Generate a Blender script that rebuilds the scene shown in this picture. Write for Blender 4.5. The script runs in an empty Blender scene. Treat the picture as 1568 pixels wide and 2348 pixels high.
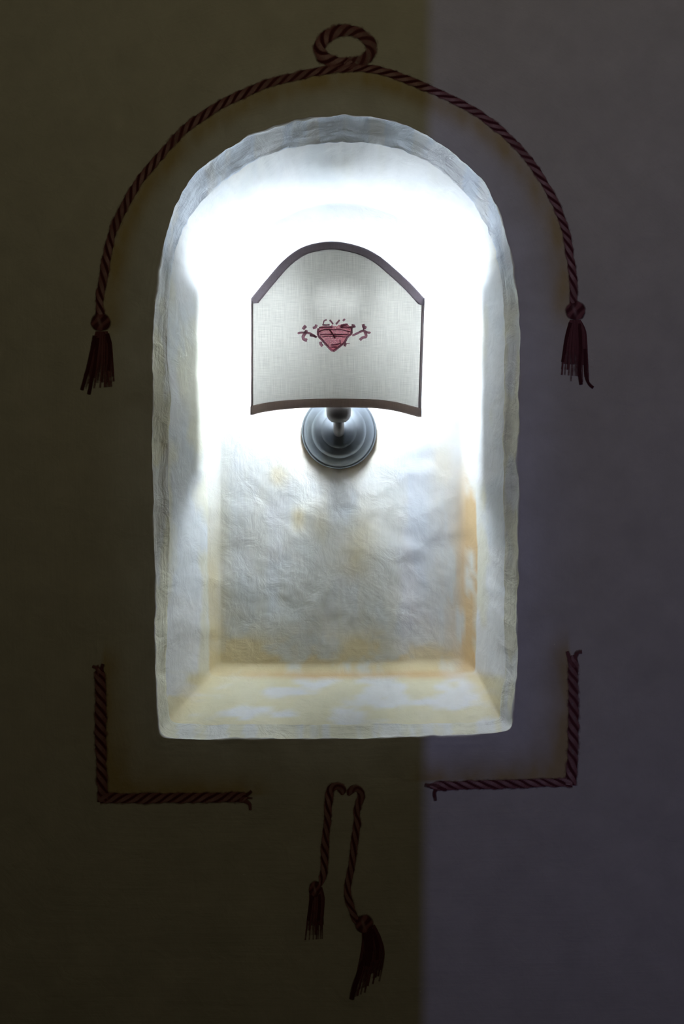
import bpy, math, random
import numpy as np
from mathutils import Vector

random.seed(7)
rng = np.random.default_rng(11)
C = bpy.context.scene.collection
SC = bpy.context.scene

# ------------------------------------------------------------------ camera
D = 1.15            # camera to wall face (wall face is y = 0, the room is at y < 0)
PX = 0.0005         # metres per photograph pixel on the wall face
ZC = 1.55           # camera height
cam = bpy.data.cameras.new('camera')
camo = bpy.data.objects.new('camera', cam)
C.objects.link(camo)
camo.location = (0, -D, ZC)
camo.rotation_euler = (math.pi / 2, 0, 0)
cam.sensor_fit = 'VERTICAL'
cam.sensor_height = 36.0
cam.lens = 36.0 * D / (2348 * PX)
cam.clip_start = 0.01
SC.camera = camo

# ------------------------------------------------------------------ world, lights, exposure
SC.view_settings.view_transform = 'Standard'
SC.view_settings.look = 'None'
SC.view_settings.exposure = 0.0
SC.view_settings.gamma = 1.0
SC.view_settings.use_curve_mapping = False
SC.cycles.max_bounces = 20
SC.cycles.diffuse_bounces = 16
SC.cycles.transmission_bounces = 12
world = bpy.data.worlds.new('world')
SC.world = world
world.use_nodes = True
world.node_tree.nodes['Background'].inputs[0].default_value = (0.9, 0.85, 0.8, 1)
world.node_tree.nodes['Background'].inputs[1].default_value = 0.002


def lamp(name, kind, loc, power, color, size, target=None):
    l = bpy.data.lights.new(name, kind)
    l.energy = power
    l.color = color
    if kind == 'AREA':
        l.shape = 'DISK'
        l.size = size
    else:
        l.shadow_soft_size = size
    o = bpy.data.objects.new(name, l)
    o.location = loc
    if target is not None:
        o.rotation_euler = (Vector(target) - Vector(loc)).to_track_quat('-Z', 'Y').to_euler()
    C.objects.link(o)
    return o


BULB_STRENGTH = 300.0
BULB_COLOR = (0.80, 0.90, 1.0)
lamp('ceiling_lamp', 'POINT', (0.10, -1.05, 2.36), 2.6, (1.0, 0.93, 0.62), 0.10)
# corridor lamp beyond the doorway in the rear wall: its light is cut by the left jamb
LX, LY = 1.10, -6.0
cl = lamp('corridor_lamp', 'SPOT', (LX, LY, 1.95), 105.0, (0.40, 0.42, 1.0), 0.009, target=(0.40, 0.0, 1.62))
cl.data.spot_size = math.radians(22)
cl.data.spot_blend = 1.0


# ------------------------------------------------------------------ helpers
def P(px, py, y=0.0):
    """real point at depth y behind the wall face for a photograph position"""
    s = PX * (D + y) / D
    return np.stack([(np.asarray(px, float) - 784) * s, np.asarray(y, float) + 0 * s * np.asarray(px, float),
                     ZC - (np.asarray(py, float) - 1174) * s], -1)


def vnoise(x, y, seed=0):
    x = np.asarray(x, float); y = np.asarray(y, float)
    xi = np.floor(x).astype(np.int64); yi = np.floor(y).astype(np.int64)
    fx = x - xi; fy = y - yi
    fx = fx * fx * (3 - 2 * fx); fy = fy * fy * (3 - 2 * fy)

    def h(a, b):
        n = (a * 374761393 + b * 668265263 + seed * 974634777) & 0x7fffffff
        n = ((n ^ (n >> 13)) * 1274126177) & 0x7fffffff
        return ((n ^ (n >> 16)) & 0xffff) / 65535.0
    return (h(xi, yi) * (1 - fx) + h(xi + 1, yi) * fx) * (1 - fy) + (h(xi, yi + 1) * (1 - fx) + h(xi + 1, yi + 1) * fx) * fy


def fbm(x, y, seed=0, o=4):
    s = 0; a = 0.5; t = 0
    for k in range(o):
        s = s + a * vnoise(x * 2 ** k, y * 2 ** k, seed + k * 17); t += a; a *= 0.5
    return s / t


def sst(a, b, x):
    t = np.clip((np.asarray(x, float) - a) / (b - a), 0, 1)
    return t * t * (3 - 2 * t)


def lerp(a, b, t):
    return np.asarray(a) + (np.asarray(b) - np.asarray(a)) * t


def mesh_obj(name, verts, faces, mat, parent=None, col=None, alpha=None, uv=None, normals=None, smooth=True):
    me = bpy.data.meshes.new(name)
    me.from_pydata([tuple(map(float, v)) for v in verts], [], [tuple(map(int, f)) for f in faces])
    me.update()
    if col is not None:
        at = me.color_attributes.new('col', 'FLOAT_COLOR', 'POINT')
        c4 = np.ones((len(verts), 4), np.float32); c4[:, :3] = col
        if alpha is not None:
            c4[:, 3] = alpha
        at.data.foreach_set('color', c4.ravel())
    if uv is not None:
        ul = me.uv_layers.new(name='UVMap')
        li = np.zeros(len(me.loops), np.int32)
        me.loops.foreach_get('vertex_index', li)
        ul.data.foreach_set('uv', np.asarray(uv, np.float32)[li].ravel())
    me.polygons.foreach_set('use_smooth', [smooth] * len(me.polygons))
    if normals is not None:
        me.normals_split_custom_set_from_vertices([tuple(map(float, n)) for n in normals])
    me.materials.append(mat)
    o = bpy.data.objects.new(name, me)
    C.objects.link(o)
    if parent is not None:
        o.parent = parent
    return o


def empty(name, loc, label, cat, group=None):
    o = bpy.data.objects.new(name, None)
    o.location = loc
    o.empty_display_size = 0.05
    C.objects.link(o)
    o['label'] = label
    o['category'] = cat
    if group:
        o['group'] = group
    return o


def grid_faces(nu, nv, wrap=False, flip=False, off=0):
    """vertex (i, j) has index i * nv + j"""
    f = []
    for i in range(nu if wrap else nu - 1):
        i2 = (i + 1) % nu
        for j in range(nv - 1):
            q = (off + i * nv + j, off + i2 * nv + j, off + i2 * nv + j + 1, off + i * nv + j + 1)
            f.append(q[::-1] if flip else q)
    return f


def spline(pts, n):
    """Catmull-Rom through the points, resampled to n points of equal spacing"""
    p = np.asarray(pts, float)
    e = np.vstack([2 * p[0] - p[1], p, 2 * p[-1] - p[-2]])
    out = []
    for i in range(1, len(e) - 2):
        t = np.linspace(0, 1, 24, endpoint=False)[:, None]
        a, b, c, d = e[i - 1], e[i], e[i + 1], e[i + 2]
        out.append(0.5 * (2 * b + (c - a) * t + (2 * a - 5 * b + 4 * c - d) * t ** 2 + (3 * b - a - 3 * c + d) * t ** 3))
    q = np.vstack(out + [p[-1:]])
    s = np.r_[0, np.cumsum(np.linalg.norm(np.diff(q, axis=0), axis=1))]
    t = np.linspace(0, s[-1], n)
    return np.stack([np.interp(t, s, q[:, k]) for k in range(q.shape[1])], -1)


def polydist(x, y, pts):
    """distance to a polyline and the side (sign of the cross product)"""
    best = np.full(np.shape(x), 1e9); side = np.zeros(np.shape(x))
    p = np.asarray(pts, float)
    for a, b in zip(p[:-1], p[1:]):
        d = b - a; L2 = (d @ d) + 1e-9
        t = np.clip(((x - a[0]) * d[0] + (y - a[1]) * d[1]) / L2, 0, 1)
        ex = x - (a[0] + t * d[0]); ey = y - (a[1] + t * d[1])
        r = np.hypot(ex, ey)
        m = r < best
        side = np.where(m, np.sign(d[0] * ey - d[1] * ex), side)
        best = np.minimum(best, r)
    return best, side


# ------------------------------------------------------------------ materials
def new_mat(name):
    m = bpy.data.materials.new(name)
    m.use_nodes = True
    nt = m.node_tree
    for n in list(nt.nodes):
        nt.nodes.remove(n)
    out = nt.nodes.new('ShaderNodeOutputMaterial')
    return m, nt, out


def N(nt, t, **kw):
    n = nt.nodes.new(t)
    for k, v in kw.items():
        if k.startswith('_'):
            setattr(n, k[1:], v)
        else:
            n.inputs[k.replace('__', ' ')].default_value = v
    return n


def principled(name, color, rough=0.6, metal=0.0, noise=0.0, nscale=40.0, bump=0.0, bscale=200.0):
    m, nt, out = new_mat(name)
    b = N(nt, 'ShaderNodeBsdfPrincipled', Roughness=rough, Metallic=metal)
    tc = N(nt, 'ShaderNodeTexCoord')
    nz = N(nt, 'ShaderNodeTexNoise', Scale=nscale, Detail=6.0)
    nt.links.new(tc.outputs['Object'], nz.inputs['Vector'])
    r = N(nt, 'ShaderNodeMix', _data_type='RGBA', _blend_type='MULTIPLY')
    r.inputs[0].default_value = noise
    r.inputs[6].default_value = (*color, 1)
    nt.links.new(nz.outputs['Fac'], r.inputs[7])
    nt.links.new(r.outputs[2], b.inputs['Base Color'])
    if bump > 0:
        n2 = N(nt, 'ShaderNodeTexNoise', Scale=bscale, Detail=5.0)
        nt.links.new(tc.outputs['Object'], n2.inputs['Vector'])
        bp = N(nt, 'ShaderNodeBump', Strength=bump, Distance=0.001)
        nt.links.new(n2.outputs['Fac'], bp.inputs['Height'])
        nt.links.new(bp.outputs[0], b.inputs['Normal'])
    nt.links.new(b.outputs[0], out.inputs[0])
    return m


def plaster(name, bump_d, streak, mottled):
    """limewashed plaster: pigment from the 'col' attribute, brush streaks along UV u, trowel relief"""
    m, nt, out = new_mat(name)
    b = N(nt, 'ShaderNodeBsdfPrincipled', Roughness=0.9)
    b.inputs['Specular IOR Level'].default_value = 0.12
    ca = N(nt, 'ShaderNodeVertexColor', _layer_name='col')
    tc = N(nt, 'ShaderNodeTexCoord')
    n1 = N(nt, 'ShaderNodeTexNoise', Scale=26.0, Detail=8.0, Roughness=0.6)
    nt.links.new(tc.outputs['Object'], n1.inputs['Vector'])
    mr = N(nt, 'ShaderNodeMapRange')
    mr.inputs['From Min'].default_value = 0.3; mr.inputs['From Max'].default_value = 0.7
    mr.inputs['To Min'].default_value = 1.0 - mottled; mr.inputs['To Max'].default_value = 1.0 + mottled * 0.6
    nt.links.new(n1.outputs['Fac'], mr.inputs['Value'])
    mx = N(nt, 'ShaderNodeVectorMath', _operation='SCALE')
    nt.links.new(ca.outputs['Color'], mx.inputs[0])
    nt.links.new(mr.outputs[0], mx.inputs['Scale'])
    nt.links.new(mx.outputs[0], b.inputs['Base Color'])
    # relief
    nA = N(nt, 'ShaderNodeTexNoise', Scale=38.0, Detail=7.0, Roughness=0.55, Distortion=0.6)
    nt.links.new(tc.outputs['Object'], nA.inputs['Vector'])
    mp = N(nt, 'ShaderNodeMapping')
    mp.inputs['Scale'].default_value = (14.0, 210.0, 1.0)
    nt.links.new(tc.outputs['UV'], mp.inputs['Vector'])
    nB = N(nt, 'ShaderNodeTexNoise', Scale=1.0, Detail=4.0, Roughness=0.6)
    nt.links.new(mp.outputs[0], nB.inputs['Vector'])
    ad = N(nt, 'ShaderNodeMath', _operation='MULTIPLY_ADD')
    nt.links.new(nB.outputs['Fac'], ad.inputs[0])
    ad.inputs[1].default_value = streak
    nt.links.new(nA.outputs['Fac'], ad.inputs[2])
    bp = N(nt, 'ShaderNodeBump', Strength=1.0, Distance=bump_d)
    nt.links.new(ad.outputs[0], bp.inputs['Height'])
    nt.links.new(bp.outputs[0], b.inputs['Normal'])
    nt.links.new(b.outputs[0], out.inputs[0])
    return m


def paint_mat():
    """thin fresco paint: pigment and cover from the 'col' attribute"""
    m, nt, out = new_mat('fresco_paint')
    d = N(nt, 'ShaderNodeBsdfDiffuse', Roughness=0.8)
    tr = N(nt, 'ShaderNodeBsdfTransparent')
    ca = N(nt, 'ShaderNodeVertexColor', _layer_name='col')
    tc = N(nt, 'ShaderNodeTexCoord')
    nz = N(nt, 'ShaderNodeTexNoise', Scale=190.0, Detail=4.0)
    nt.links.new(tc.outputs['Object'], nz.inputs['Vector'])
    ad = N(nt, 'ShaderNodeMath', _operation='MULTIPLY_ADD')
    nt.links.new(nz.outputs['Fac'], ad.inputs[0]); ad.inputs[1].default_value = 0.9; ad.inputs[2].default_value = -0.45
    a2 = N(nt, 'ShaderNodeMath', _operation='MULTIPLY_ADD', _use_clamp=True)
    nt.links.new(ca.outputs['Alpha'], a2.inputs[0]); a2.inputs[1].default_value = 1.35
    nt.links.new(ad.outputs[0], a2.inputs[2])
    nt.links.new(ca.outputs['Color'], d.inputs['Color'])
    mx = N(nt, 'ShaderNodeMixShader')
    nt.links.new(a2.outputs[0], mx.inputs[0])
    nt.links.new(tr.outputs[0], mx.inputs[1])
    nt.links.new(d.outputs[0], mx.inputs[2])
    nt.links.new(mx.outputs[0], out.inputs[0])
    return m


def cloth(name, color, transl, vary=0.25, sx=420.0, sy=34.0):
    """woven cloth that lets some light through; slubs run along UV u and v"""
    m, nt, out = new_mat(name)
    tc = N(nt, 'ShaderNodeTexCoord')
    vals = []
    for sc in ((sx, sy * 0.2), (sy * 0.35, sx)):
        mp = N(nt, 'ShaderNodeMapping')
        mp.inputs['Scale'].default_value = (sc[0], sc[1], 1.0)
        nt.links.new(tc.outputs['UV'], mp.inputs['Vector'])
        nz = N(nt, 'ShaderNodeTexNoise', Scale=1.0, Detail=3.0, Roughness=0.6)
        nt.links.new(mp.outputs[0], nz.inputs['Vector'])
        vals.append(nz)
    ad = N(nt, 'ShaderNodeMath', _operation='ADD')
    nt.links.new(vals[0].outputs['Fac'], ad.inputs[0]); nt.links.new(vals[1].outputs['Fac'], ad.inputs[1])
    mr = N(nt, 'ShaderNodeMapRange')
    mr.inputs['From Min'].default_value = 0.7; mr.inputs['From Max'].default_value = 1.3
    mr.inputs['To Min'].default_value = 1.0 - vary; mr.inputs['To Max'].default_value = 1.0
    nt.links.new(ad.outputs[0], mr.inputs['Value'])
    sc = N(nt, 'ShaderNodeVectorMath', _operation='SCALE')
    sc.inputs[0].default_value = color
    nt.links.new(mr.outputs[0], sc.inputs['Scale'])
    df = N(nt, 'ShaderNodeBsdfDiffuse'); tl = N(nt, 'ShaderNodeBsdfTranslucent')
    nt.links.new(sc.outputs[0], df.inputs['Color']); nt.links.new(sc.outputs[0], tl.inputs['Color'])
    bp = N(nt, 'ShaderNodeBump', Strength=0.4, Distance=0.0004)
    nt.links.new(ad.outputs[0], bp.inputs['Height'])
    nt.links.new(bp.outputs[0], df.inputs['Normal'])
    mx = N(nt, 'ShaderNodeMixShader'); mx.inputs[0].default_value = transl
    nt.links.new(df.outputs[0], mx.inputs[1]); nt.links.new(tl.outputs[0], mx.inputs[2])
    nt.links.new(mx.outputs[0], out.inputs[0])
    return m


def thread_mat():
    m, nt, out = new_mat('embroidery_thread')
    ca = N(nt, 'ShaderNodeVertexColor', _layer_name='col')
    df = N(nt, 'ShaderNodeBsdfDiffuse'); tl = N(nt, 'ShaderNodeBsdfTranslucent')
    nt.links.new(ca.outputs['Color'], df.inputs['Color']); nt.links.new(ca.outputs['Color'], tl.inputs['Color'])
    mx = N(nt, 'ShaderNodeMixShader'); mx.inputs[0].default_value = 0.75
    nt.links.new(df.outputs[0], mx.inputs[1]); nt.links.new(tl.outputs[0], mx.inputs[2])
    nt.links.new(mx.outputs[0], out.inputs[0])
    return m


def emitter(name, color, strength, top, zc, z0, z1, yc, side):
    """lamp globe, glow shaped to even the niche light: full around its middle zc (object space), weaker at top and bottom"""
    m, nt, out = new_mat(name)
    e = N(nt, 'ShaderNodeEmission', Color=(*color, 1))
    tc = N(nt, 'ShaderNodeTexCoord')
    sp = N(nt, 'ShaderNodeSeparateXYZ')
    nt.links.new(tc.outputs['Object'], sp.inputs[0])
    mr = N(nt, 'ShaderNodeMapRange')
    mr.inputs['From Min'].default_value = z0; mr.inputs['From Max'].default_value = z1
    mr.inputs['To Min'].default_value = strength; mr.inputs['To Max'].default_value = strength * top
    of = N(nt, 'ShaderNodeMath', _operation='SUBTRACT'); of.inputs[1].default_value = zc
    ab = N(nt, 'ShaderNodeMath', _operation='ABSOLUTE')
    nt.links.new(sp.outputs['Z'], of.inputs[0]); nt.links.new(of.outputs[0], ab.inputs[0])
    nt.links.new(ab.outputs[0], mr.inputs['Value'])
    # glow boosted on the rear face so the back wall bounces more light
    my = N(nt, 'ShaderNodeMapRange')
    my.inputs['From Min'].default_value = yc - 0.004; my.inputs['From Max'].default_value = yc + 0.022
    my.inputs['To Min'].default_value = side; my.inputs['To Max'].default_value = 1.0
    nt.links.new(sp.outputs['Y'], my.inputs['Value'])
    lw = N(nt, 'ShaderNodeMapRange')              # extra glow added on the lower half to brighten the lower niche
    lw.inputs['From Min'].default_value = -0.003; lw.inputs['From Max'].default_value = -0.018
    lw.inputs['To Min'].default_value = 0.0; lw.inputs['To Max'].default_value = strength * 0.85
    nt.links.new(of.outputs[0], lw.inputs['Value'])
    ml = N(nt, 'ShaderNodeMath', _operation='MULTIPLY_ADD')
    nt.links.new(mr.outputs[0], ml.inputs[0]); nt.links.new(my.outputs[0], ml.inputs[1]); nt.links.new(lw.outputs[0], ml.inputs[2])
    nt.links.new(ml.outputs[0], e.inputs['Strength'])
    nt.links.new(e.outputs[0], out.inputs[0])
    return m


M_WALL = plaster('wall_plaster', 0.0012, 0.25, 0.07)
M_NICHE = plaster('niche_plaster', 0.0020, 0.14, 0.05)
M_LIP = plaster('niche_edge_plaster', 0.0045, 0.32, 0.09)
M_PAINT = paint_mat()
M_ROOM = principled('room_plaster', (0.34, 0.31, 0.24), 0.9, noise=0.2, nscale=6, bump=0.3, bscale=60)
M_FLOOR = principled('terracotta_floor', (0.30, 0.17, 0.11), 0.6, noise=0.4, nscale=12, bump=0.3, bscale=60)
M_STEEL = principled('dark_steel', (0.30, 0.335, 0.38), 0.38, 1.0, noise=0.2, nscale=60, bump=0.06, bscale=120)
M_HOLDER = principled('holder_enamel', (0.16, 0.15, 0.15), 0.4, 0.6, noise=0.1)
M_PLASTIC = principled('white_plastic', (0.75, 0.75, 0.74), 0.5, noise=0.05)
M_FABRIC = cloth('linen', (0.93, 0.912, 0.87), 0.59, 0.34)
M_TRIM = cloth('trim_ribbon', (0.64, 0.59, 0.65), 0.78, 0.40, sx=600.0, sy=20.0)
M_TRIM_LOW = cloth('lower_trim_ribbon', (0.56, 0.48, 0.45), 0.78, 0.40, sx=600.0, sy=20.0)
M_EDGE = cloth('edge_ribbon', (0.42, 0.38, 0.38), 0.70, 0.3)
M_THREAD = thread_mat()
M_BAFFLE = cloth('milky_baffle', (0.92, 0.92, 0.92), 0.54, 0.05)

# ------------------------------------------------------------------ paths of the painted ropes (photograph pixels on the wall face)
ARCH = [(229, 722), (230, 675), (238, 633), (247, 580), (263, 520), (302, 443), (330, 401), (360, 366), (420, 300), (465, 266), (510, 238),
        (585, 203), (630, 187), (705, 169), (770, 158), (810, 155), (860, 160), (915, 176), (1000, 211), (1060, 240), (1105, 266),
        (1160, 311), (1212, 366), (1250, 424), (1279, 480), (1299, 540), (1307, 592), (1314, 640), (1315, 698)]
LCV = [(228, 1532), (231, 1600), (231, 1680), (233, 1760), (236, 1838)]
LCH = [(230, 1829), (320, 1830), (400, 1829), (480, 1829), (540, 1827), (566, 1828)]
RCV = [(1314, 1502), (1314, 1580), (1314, 1660), (1313, 1730), (1307, 1800)]
RCH = [(1312, 1793), (1240, 1795), (1150, 1798), (1060, 1800), (985, 1803)]

# ------------------------------------------------------------------ the wall with its niche: one lattice of contour rings
nJ, nA, nS = 130, 230, 90                      # samples per jamb, arch and sill


def contour(left, arch, right, sill, smooth):
    a = spline(left, nJ + 1)[:-1]
    b = spline(arch, nA + 1)[:-1]
    c = spline(right, nJ + 1)[:-1]
    d = spline(sill, nS + 1)[:-1]
    q = np.vstack([a, b, c, d])
    for _ in range(smooth):
        q = 0.25 * np.roll(q, 1, 0) + 0.5 * q + 0.25 * np.roll(q, -1, 0)
    return q


O = contour([(366, 1690), (360, 1600), (356, 1400), (354, 1200), (352, 1000), (351, 800), (354, 690)],
            [(354, 690), (362, 620), (375, 560), (393, 500), (416, 450), (450, 398), (508, 352), (560, 320), (605, 298), (670, 277),
             (730, 267), (785, 264), (845, 268), (910, 279), (960, 300), (1000, 324), (1040, 355), (1078, 388), (1110, 422), (1133, 464),
             (1153, 510), (1167, 560), (1177, 610), (1184, 650), (1187, 700)],
            [(1187, 700), (1189, 800), (1190, 900), (1187, 1100), (1188, 1250), (1185, 1400), (1182, 1550), (1174, 1674)],
            [(1174, 1674), (1100, 1682), (1000, 1688), (800, 1692), (600, 1694), (450, 1694), (366, 1690)], 5)
L = contour([(388, 1656), (380, 1580), (382, 1450), (386, 1300), (386, 1100), (388, 950), (384, 800), (384, 690)],
            [(384, 690), (392, 625), (407, 570), (432, 512), (470, 456), (530, 402), (600, 360), (690, 334), (780, 326), (870, 330),
             (945, 354), (1012, 392), (1070, 447), (1112, 512), (1138, 580), (1152, 640), (1157, 700)],
            [(1157, 700), (1157, 850), (1156, 1000), (1157, 1200), (1158, 1400), (1156, 1550), (1148, 1650)],
            [(1148, 1650), (1050, 1656), (900, 1660), (700, 1662), (500, 1662), (388, 1656)], 3)


def half_ellipse(cx, y0, rx, ry, n=26):
    a = np.linspace(math.pi, 0, n)
    return [(cx + rx * math.cos(t), y0 - ry * math.sin(t)) for t in a]


B0 = contour([(484, 1546), (482, 1400), (480, 1200), (478, 1000), (476, 850), (477, 715)], half_ellipse(782, 715, 305, 272),
             [(1087, 715), (1089, 900), (1090, 1100), (1091, 1300), (1090, 1540)], [(1090, 1540), (900, 1547), (700, 1548), (484, 1546)], 3)
B1 = contour([(506, 1518), (508, 1400), (508, 1200), (508, 1000), (508, 850), (510, 715)], half_ellipse(782, 715, 272, 246),
             [(1054, 715), (1058, 900), (1057, 1100), (1056, 1300), (1056, 1506)], [(1056, 1506), (900, 1515), (700, 1520), (506, 1518)], 3)
NT = len(O)


def ragged(q, seed, amp):
    """hand-trowelled edge: shift the outline in and out a little"""
    n_ = np.stack([-np.gradient(q[:, 1]), np.gradient(q[:, 0])], -1)
    n_ /= np.maximum(np.linalg.norm(n_, axis=1, keepdims=True), 1e-6)
    a_ = np.arange(NT)
    w_ = np.sin(a_ / NT * math.pi) ** 0.3          # nothing at the seam of the ring
    k_ = (fbm(a_ / 11.0, a_ * 0, seed, 3) - 0.5) * 2 * amp + (fbm(a_ / 3.0, a_ * 0, seed + 7, 2) - 0.5) * amp * 0.9
    return q + n_ * (k_ * w_)[:, None]


O = ragged(O, 201, 4.2)
L = ragged(L, 223, 4.5)
YL, YB0, YB1 = 0.024, 0.122, 0.135

# room rectangle on the wall plane, in photograph pixels
XR, ZR = 1.60, 2.62
cx0, cy0 = 780.0, 1100.0
rl, rr = 784 - XR / PX, 784 + XR / PX
rt, rb = 1174 - (ZR - ZC) / PX, 1174 + ZC / PX
dv = O - np.array([cx0, cy0])
k = np.minimum(np.where(dv[:, 0] > 0, (rr - cx0) / np.maximum(dv[:, 0], 1e-6), (rl - cx0) / np.minimum(dv[:, 0], -1e-6)),
               np.where(dv[:, 1] > 0, (rb - cy0) / np.maximum(dv[:, 1], 1e-6), (rt - cy0) / np.minimum(dv[:, 1], -1e-6)))
R = np.array([cx0, cy0]) + dv * k[:, None]
for cnr in ((rl, rt), (rr, rt), (rl, rb), (rr, rb)):
    i = np.argmin(np.hypot(R[:, 0] - cnr[0], R[:, 1] - cnr[1])); R[i] = cnr

rings, deps, amps, tags = [], [], [], []


def ring(p, y, amp, tag):
    rings.append(p); deps.append(np.full(NT, y)); amps.append(np.full(NT, amp)); tags.append(tag)


NW = 130
for j in range(NW, 0, -1):
    kk = (j / NW) ** 1.7
    d = kk * np.linalg.norm(R - O, axis=1).mean()
    ring(O + (R - O) * kk, 0.0, 0.0 if d > 26 else (0.35 if d > 9 else 0.7), 'wall')
ring(O, 0.0012, 1.0, 'edge')
i_O = len(rings) - 1
for f in (0.03, 0.16, 0.33, 0.5, 0.67, 0.84, 0.96):
    ring(O + (L - O) * f, YL * f ** 0.85 + 0.0012 * (1 - f), 1.15, 'lip')
ring(L, YL, 1.0, 'edge')
i_L = len(rings) - 1
NR = 18
for f in [0.008] + [j / NR for j in range(1, NR)]:
    # depth runs evenly; photograph position follows perspective of an evenly splayed reveal
    y = YL + (YB0 - YL) * f
    a = L * 1.0; b = B0
    wf = f * (D + YB0) / (D + y)
    ring(a + (b - a) * wf, y, 1.0, 'reveal')
ring(B0, YB0, 1.0, 'reveal')
for f in (0.3, 0.6, 0.85):
    ring(B0 + (B1 - B0) * f, YB0 + (YB1 - YB0) * math.sin(f * math.pi / 2), 0.9, 'reveal')
ring(B1, YB1, 0.8, 'edge')
i_B = len(rings) - 1
cseg = np.stack([np.full(NT, 780.0), np.clip(B1[:, 1], 770, 1300)], -1)
NBK = 40
for j in range(1, NBK + 1):
    f = j / NBK
    ring(B1 + (cseg - B1) * f, YB1 + 0.0015 * math.sin(f * math.pi / 2), 0.9, 'back')

RG = np.stack(rings, 1)                          # (NT, NS, 2) photograph pixels
DP = np.stack(deps, 1)
AM = np.stack(amps, 1)
NS = RG.shape[1]
# ragged hand-made outline: shift contour samples a little (the wall rings move along by their weight)
tt = np.arange(NT) / NT * 2 * math.pi
POS = P(RG[..., 0], RG[..., 1], DP)


def lattice_normals(p):
    du = np.roll(p, -1, 0) - np.roll(p, 1, 0)
    dvv = np.gradient(p, axis=1)
    n = np.cross(du, dvv)
    l = np.linalg.norm(n, axis=-1, keepdims=True)
    n = np.where(l > 1e-12, n / np.maximum(l, 1e-12), np.array([0, -1.0, 0]))
    return n


n0 = lattice_normals(POS)
# normals face the room
sgn = np.sign((n0[:, 5] @ np.array([0, -1.0, 0])).mean())
n0 *= sgn
qx, qy = RG[..., 0], RG[..., 1]
lo = fbm(qx / 90, qy / 90, 3, 3) - 0.5
mid = fbm(qx / 26, qy / 30, 9, 3) - 0.5
fine = fbm(qx / 9, qy / 9, 21, 2) - 0.5
disp = AM * (0.0052 * lo + 0.0017 * mid + 0.0005 * fine)
ripple = np.zeros(NS); ripple[i_O:i_L + 1] = 1.0
disp += (np.sin((np.arange(NT) + 0.5) / NT * math.pi) ** 0.3)[:, None] * ripple[None, :] * 0.0026 * (fbm(np.arange(NT)[:, None] / 9.0 + 0 * DP, np.arange(NS)[None, :] / 2.2 + 0 * DP, 33, 3) - 0.5)
POS = POS + n0 * disp[..., None]
NRM = lattice_normals(POS) * sgn
NRM[:, -1] = (0, -1, 0)

# pigment --------------------------------------------------------------
white = np.array([0.93, 0.935, 0.935]); cool = np.array([0.865, 0.90, 0.92]); ochre = np.array([0.84, 0.70, 0.40]); straw = np.array([0.91, 0.88, 0.72])
orange = np.array([0.76, 0.52, 0.24]); cream = np.array([0.60, 0.565, 0.475])
col = np.zeros((NT, NS, 3))
col[:] = cream
wallm = np.zeros(NS, bool); wallm[:i_O + 1] = True
# wall: paler grey ground around the niche with lamp glare painted in, ochre wash along the inner side of the ropes
dA, sA = polydist(qx, qy, spline(ARCH, 70))
nz = fbm(qx / 70, qy / 70, 41, 4); nz2 = fbm(qx / 24, qy / 60, 44, 3)
inside = sst(-1, 1, np.where(sA > 0, dA, -dA)) * sst(1000, 820, qy)
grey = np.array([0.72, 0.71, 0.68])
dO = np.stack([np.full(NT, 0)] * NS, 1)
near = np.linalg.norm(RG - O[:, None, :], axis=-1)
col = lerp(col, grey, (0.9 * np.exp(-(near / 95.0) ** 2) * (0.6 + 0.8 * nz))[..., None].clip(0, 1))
wash = inside * np.exp(-((dA - 22) / 26.0) ** 2) * (0.35 + 1.1 * nz2) * 0.75
for V, H, ix, iy in ((LCV, LCH, 1, -1), (RCV, RCH, -1, -1)):
    dV, _ = polydist(qx, qy, V); dH, _ = polydist(qx, qy, H)
    inn = ((qx - V[2][0]) * ix > 4) & ((qy - H[2][1]) * iy > 4)
    corner = np.exp(-(np.minimum(dV, dH) / 42.0) ** 2) + 0.6 * np.exp(-((dV + dH) / 190.0) ** 2)
    wash += inn * corner * (0.3 + 1.0 * nz2) * 0.85
col = lerp(col, np.array([0.50, 0.36, 0.13]), np.clip(wash, 0, 0.8)[..., None])
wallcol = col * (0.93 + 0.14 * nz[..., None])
# niche
ncol = np.zeros((NT, NS, 3)); ncol[:] = white
si = np.arange(NS)[None, :] + 0 * qx
n1 = fbm(qx / 120, qy / 150, 51, 4); n2 = fbm(qx / 22, qy / 110, 57, 4); n3 = fbm(qx / 45, qy / 45, 63, 4)
ncol = lerp(ncol, cool, (sst(0.42, 0.62, n1) * 0.8)[..., None])
ncol = lerp(ncol, np.array([0.79, 0.85, 0.915]), ((si > i_B) * sst(0.38, 0.58, fbm(qx / 130, qy / 170, 77, 4)) * sst(880, 1050, qy) * 0.85)[..., None])
lower = sst(430, 900, qy)
ncol = lerp(ncol, straw, (sst(0.40, 0.60, fbm(qx / 60, qy / 190, 71, 4)) * (0.15 + 0.7 * lower) * np.where(si < i_B - 4, 1.0, 0.35))[..., None])
si = np.arange(NS)[None, :] + 0 * qx
isback = si >= i_B - 4
isrev = (si > i_L) & (si <= i_B)
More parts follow.
